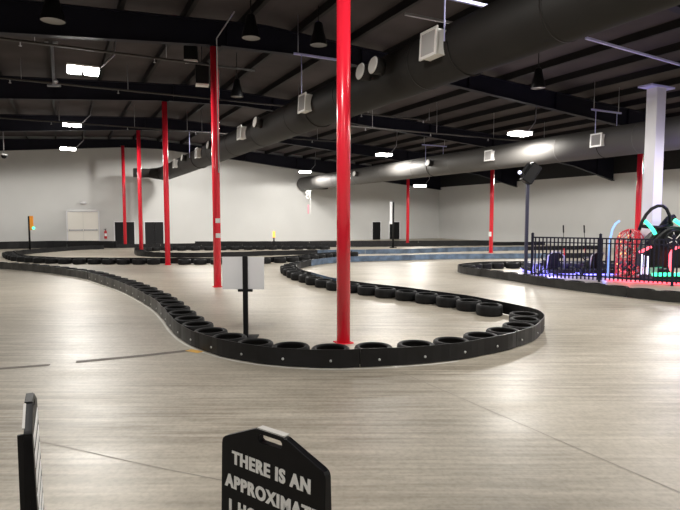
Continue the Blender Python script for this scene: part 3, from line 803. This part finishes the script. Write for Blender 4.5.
# large black light-up racing ride at the right edge
Yr = 15.2; s = Yr / FPX
X_ = lambda px: gx(px, Yr); Z_ = lambda py: EYE - (py - 217) * s
p = Vector((X_(664), Yr, 0))
t = thing('racing_ride', 'black light-up racing ride with a hoop and green and red tubes at the right edge', 'ride', p)
q = MB(); q.box(p + Vector((.3, .25, .1)), 1.2, .8, .2); q.build('platform', M_BLACK, t, .03)
q = MB()     # rounded body shell
pts = [(647, 268), (648, 252), (653, 241), (660, 234), (668, 228), (676, 226), (690, 228), (700, 240), (702, 268)]
q.poly([Vector((X_(x), Yr + .05, Z_(y))) for x, y in pts], (0, 1, 0), .58); q.build('body_shell', M_BLACK, t, .06)
q = MB(); q.tube([Vector((X_(x), Yr - .02, Z_(y))) for x, y in ((638.5, 230), (641, 222), (645, 214.5), (650, 209), (656, 206), (661, 206), (665, 209), (668, 215), (669.5, 224))], .045, 10); q.build('hoop', M_BLACK, t)
q = MB(); q.tube([Vector((X_(x), Yr, Z_(y))) for x, y in ((640, 226), (650, 227), (660, 227.5), (672, 224))], .05, 8); q.tube([Vector((X_(x), Yr + .2, Z_(y))) for x, y in ((652, 246), (657, 238), (664, 229), (672, 219), (678, 217))], .09, 8); q.build('arm', M_BLACK, t)
q = MB(); q.tube([Vector((X_(x), Yr - .06, Z_(y))) for x, y in ((643, 221), (647, 224.5), (651, 229), (654, 234))], .05, 8); q.build('green_tube', M_GREEN, t)
q = MB(); q.tube([Vector((X_(x), Yr - .06, Z_(y))) for x, y in ((672.5, 220), (677, 223), (684, 227))], .055, 8); q.build('green_tube', M_GREEN, t)
q = MB(); q.tube([Vector((X_(x), Yr - .08, Z_(y))) for x, y in ((677, 247), (672, 249), (669.5, 254), (669, 263), (671, 270), (674, 274))], .042, 8); q.build('red_tube', M_REDTUBE, t)
q = MB(); q.tube([Vector((X_(x), Yr - .12, Z_(y))) for x, y in ((638, 252), (644, 249), (649, 246.5))], .04, 8); q.build('red_tube', M_REDTUBE, t)
for k in range(3):
    q = MB(); q.tube([Vector((X_(640.5 + 3.2 * k), Yr - .1, Z_(y))) for y in (254 + k, 274)], .022, 8); q.build('white_tube', M_WHGLOW, t)
c = Vector((X_(674), Yr - .06, Z_(240)))
q = MB(); q.tube([c + Vector((math.cos(g), 0, math.sin(g))) * .27 for g in [2 * PI * k / 24 for k in range(25)]], .035, 8, cap=False); wq = q.build('spoked_wheel', M_BLACK, t)
q = MB()
for k in range(7):
    g = 2 * PI * k / 7; q.tube([c, c + Vector((math.cos(g), 0, math.sin(g))) * .26], .012, 6)
q.build('spokes', M_GRILLE, wq)
q = MB(); q.tube([Vector((X_(649), Yr - .25, .27)), Vector((X_(677), Yr - .25, .27))], .05, 8); q.build('green_strip', M_GREEN, t)
back = Vector((-fd.y, fd.x, 0)); ra = F0 + fd * 2.05 + back * .14; rb = F0 + fd * FL + back * .14
q = MB(); q.tube([ra + Vector((0, 0, .05)), rb + Vector((0, 0, .05))], .03, 8); tag(q.build('light_rail', M_REDTUBE), 'red light rail lying along the floor behind the fence', 'light rail')
# blue arc of light rising behind the fence
q = MB(); q.tube([Vector((X_(619), Yr + .5, Z_(y) if y < 280 else .02)) + Vector(((x - 619) * s, 0, 0)) for x, y in ((618, 285), (618.6, 250), (619.5, 238), (621, 230), (624, 224), (628, 221))], .03, 8)
tag(q.build('light_arc', M_BLUETUBE), 'slim pale blue light tube curving up behind the fence left of the lantern', 'light tube')

# ------------------------------------------------------------------ foreground A-frame signs
def aframe(S1, S2, h, label, lines, side=1, lean=.03, lit_shoulder=False):
    """S1,S2: ends of the shoulder line (left, right as seen on the printed face)"""
    ctr = (S1 + S2) / 2
    t = thing('a_frame_sign', label, 'sign', Vector((ctr.x, ctr.y, 0)), 'black A-frame signs')
    ex = (S2 - S1); ex.z = 0; wd = ex.length; ex.normalize()
    nf = Vector((ex.y, -ex.x, 0))          # printed side faces -y when ex=+x
    hw = wd / 2
    out = [(-hw, .0), (-hw, -.02 - h)] ; prof = []
    rise = .075
    def panel(sg, name):
        up = (Vector((0, 0, 1)) - nf * sg * lean).normalized()
        nn = ex.cross(up) * 1.0
        if nn.dot(nf * sg) < 0: nn = -nn
        org = Vector((ctr.x, ctr.y, h)) + nf * (0 if sg == side else -side * .034)
        Q = lambda x, z, o=0.: org + ex * x + up * z + nn * o
        zb = -(h - .005) / up.z
        rr = .035
        outl = [(-hw, zb + .0), (hw, zb), (hw, -rr)] + [(hw - rr + rr * math.cos(g), -rr + rr * math.sin(g)) for g in (PI * .12, PI * .25, PI * .38)]
        outl += [(hw * .27 + .012, rise - .003), (hw * .27 - .006, rise), (-hw * .27 + .006, rise), (-hw * .27 - .012, rise - .003)]
        outl += [(-hw + rr - rr * math.cos(g), -rr + rr * math.sin(g)) for g in (PI * .38, PI * .25, PI * .12)] + [(-hw, -rr)]
        # slot for the hand
        sw, s0, s1 = hw * .225, rise - .052, rise - .018
        hole = [(-sw, s0 + .008), (-sw, s1 - .008), (-sw + .01, s1), (sw - .01, s1), (sw, s1 - .008), (sw, s0 + .008), (sw - .01, s0), (-sw + .01, s0)]
        bm = bmesh.new()
        ev = []
        for loop in (outl, hole):
            vs = [bm.verts.new(Q(x, z) - wloc(t)) for x, z in loop]
            ev += [bm.edges.new((vs[i], vs[(i + 1) % len(vs)])) for i in range(len(vs))]
        bmesh.ops.triangle_fill(bm, use_beauty=True, edges=ev)
        bmesh.ops.recalc_face_normals(bm, faces=bm.faces)
        r_ = bmesh.ops.extrude_face_region(bm, geom=bm.faces[:])
        for v in [g for g in r_['geom'] if isinstance(g, bmesh.types.BMVert)]: v.co -= nn * .024
        bmesh.ops.recalc_face_normals(bm, faces=bm.faces)
        me = bpy.data.meshes.new(name); bm.to_mesh(me); bm.free(); me.materials.append(M_SIGNBLK)
        o = bpy.data.objects.new(name, me); COL.objects.link(o); o.parent = t
        bv = o.modifiers.new('bevel', 'BEVEL'); bv.width = .006; bv.segments = 2; bv.limit_method = 'ANGLE'; bv.angle_limit = .6
        return o, Q, up, nn
    fo, Q, up, nn = panel(side, 'front_panel')
    bo, _, _, _ = panel(-side, 'back_panel')
    q = MB()
    if lit_shoulder:
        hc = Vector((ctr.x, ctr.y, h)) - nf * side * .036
        q.bar(hc - ex * (hw - .035) + Vector((0, 0, .006)), hc - ex * (hw * .3) + Vector((0, 0, rise - .002)), .011, .006)  # pale bar standing in for light on the sloping shoulder
        tag(q.build('painted_edge_light', M_EDGE, t), 'painted light along the shoulder edge')
        q = MB(); sc_ = Vector((ctr.x, ctr.y, h / 2)) - ex * (hw - .012) - nf * side * .029
        q.obox(sc_, ex, nf, (0, 0, 1), .008, .03, h / 2 - .012); q.build('side_gusset', M_BLACK, t)
        q = MB()
    hc = Vector((ctr.x, ctr.y, h + rise + .002)) - nf * side * .022; q.bar(hc - ex * hw * .26, hc + ex * hw * .26, .032, .006); tag(q.build('handle_edge', M_BLACK if lit_shoulder else M_EDGE, t), None if lit_shoulder else 'pale handle edge')
    q = MB(); hc = Vector((ctr.x, ctr.y, h - .06)) - nf * side * .026; q.tube([hc - ex * (hw - .02), hc + ex * (hw - .02)], .006, 10); q.build('hinge', M_BLACK, t)
    return t, Q, up, nn, ex, hw, fo

def text_mesh(txt, size_h, width, Q, x_c, z_c, ex, up, nn, parent, name='lettering'):
    cu = bpy.data.curves.new('txt', 'FONT'); cu.body = txt; cu.align_x = 'CENTER'; cu.align_y = 'CENTER'
    cu.size = 1; cu.offset = .032; cu.extrude = .01; cu.space_character = 1.16
    ob = bpy.data.objects.new('txt', cu); COL.objects.link(ob)
    dg = bpy.context.evaluated_depsgraph_get(); me = bpy.data.meshes.new_from_object(ob.evaluated_get(dg))
    bpy.data.objects.remove(ob); bpy.data.curves.remove(cu)
    xs = [v.co.x for v in me.vertices]; ys = [v.co.y for v in me.vertices]
    sx = width / (max(xs) - min(xs)); sy = size_h / (max(ys) - min(ys)); cx, cy = (max(xs) + min(xs)) / 2, (max(ys) + min(ys)) / 2
    base = wloc(parent)
    for v in me.vertices:
        v.co = Q(x_c + (v.co.x - cx) * sx, z_c + (v.co.y - cy) * sy, .0004 + (.002 if v.co.z > 0 else 0)) - base
    bm = bmesh.new(); bm.from_mesh(me)      # heavier strokes
    gm = bm.verts[:] + bm.edges[:] + bm.faces[:]
    for k in (-1, 1):
        d_ = bmesh.ops.duplicate(bm, geom=gm)
        bmesh.ops.translate(bm, verts=[g for g in d_['geom'] if isinstance(g, bmesh.types.BMVert)], vec=ex * .0022 * k + nn * .0001 * (k + 2))
    bm.to_mesh(me); bm.free()
    me.materials.append(M_LETTER)
    o = bpy.data.objects.new(name, me); COL.objects.link(o); o.parent = parent
    return o

SH = .88
S1, S2 = G(222, 434, SH), G(325.5, 471, SH)
t, Q, up, nn, ex, hw, fo = aframe(S1, S2, SH, 'black A-frame sign with white lettering at the bottom centre of the photo', None)
# place the lettering from where it stands on the panel plane
def on_panel(px, py):
    o_ = Q(0, 0, 0); d = ray(px, py); e = Vector((0, 0, EYE)); k = (o_ - e).dot(nn) / d.dot(nn); v = e + d * k - o_
    return v.dot(ex), v.dot(up)
(xa, za), (xb, zb) = on_panel(232.6, 457), on_panel(310.4, 486.6)
hh = .060
w1 = xb - xa; zc = (za + zb) / 2
xA, zA = on_panel(225.6, 480.5); x3, z3 = on_panel(229.8, 505.5)
print('sign', hw, xa, za, xb, zb, xA, zA, x3, z3)
text_mesh('THERE IS AN', hh, w1, Q, (xa + xb) / 2, zc, ex, up, nn, fo)
w2 = w1 * 1.2; text_mesh('APPROXIMATE', hh, w2, Q, xA + w2 / 2, zc - (za - zA) * .93, ex, up, nn, fo)
text_mesh('1 HOUR', hh, w1 * .62, Q, x3 + w1 * .31, zc - (za - zA) * 1.86, ex, up, nn, fo)

# second A-frame seen almost edge-on at the lower left
H2 = .88
N1 = G(32, 431.5, H2)
best = None
for k in range(0, 360):
    g = math.radians(k) ; q2 = N1 + Vector((math.cos(g), math.sin(g), 0)) * .55
    if q2.y < N1.y: continue
    F_ = q2.y * CP - (H2 - EYE) * SP; x = 340 + FPX * q2.x / F_
    e_ = abs(x - 36.5)
    if best is None or e_ < best[0]: best = (e_, q2)
N2 = best[1]
t, Q, up, nn, ex, hw, fo = aframe(N1, N2, H2, 'black A-frame sign seen almost edge-on at the lower left', None, side=1, lean=.022, lit_shoulder=True)
for k in range(8):
    q = MB(); z = -.10 - k * .095
    q.poly([Q(-hw * .8, z, .0005), Q(hw * .8, z, .0005), Q(hw * .8, z + .055, .0005), Q(-hw * .8, z + .055, .0005)], nn, .002); q.build('printed_line', M_LETTER, fo)

# ------------------------------------------------------------------ world and view
wd = bpy.data.worlds.new('world'); wd.use_nodes = True; SC.world = wd
wd.node_tree.nodes['Background'].inputs['Color'].default_value = (.6, .62, .7, 1)
wd.node_tree.nodes['Background'].inputs['Strength'].default_value = .05
vs = SC.view_settings; vs.view_transform = 'Standard'; vs.look = 'None'; vs.gamma = 1; vs.exposure = 0.0; vs.use_curve_mapping = False
print('tires', NT[0])
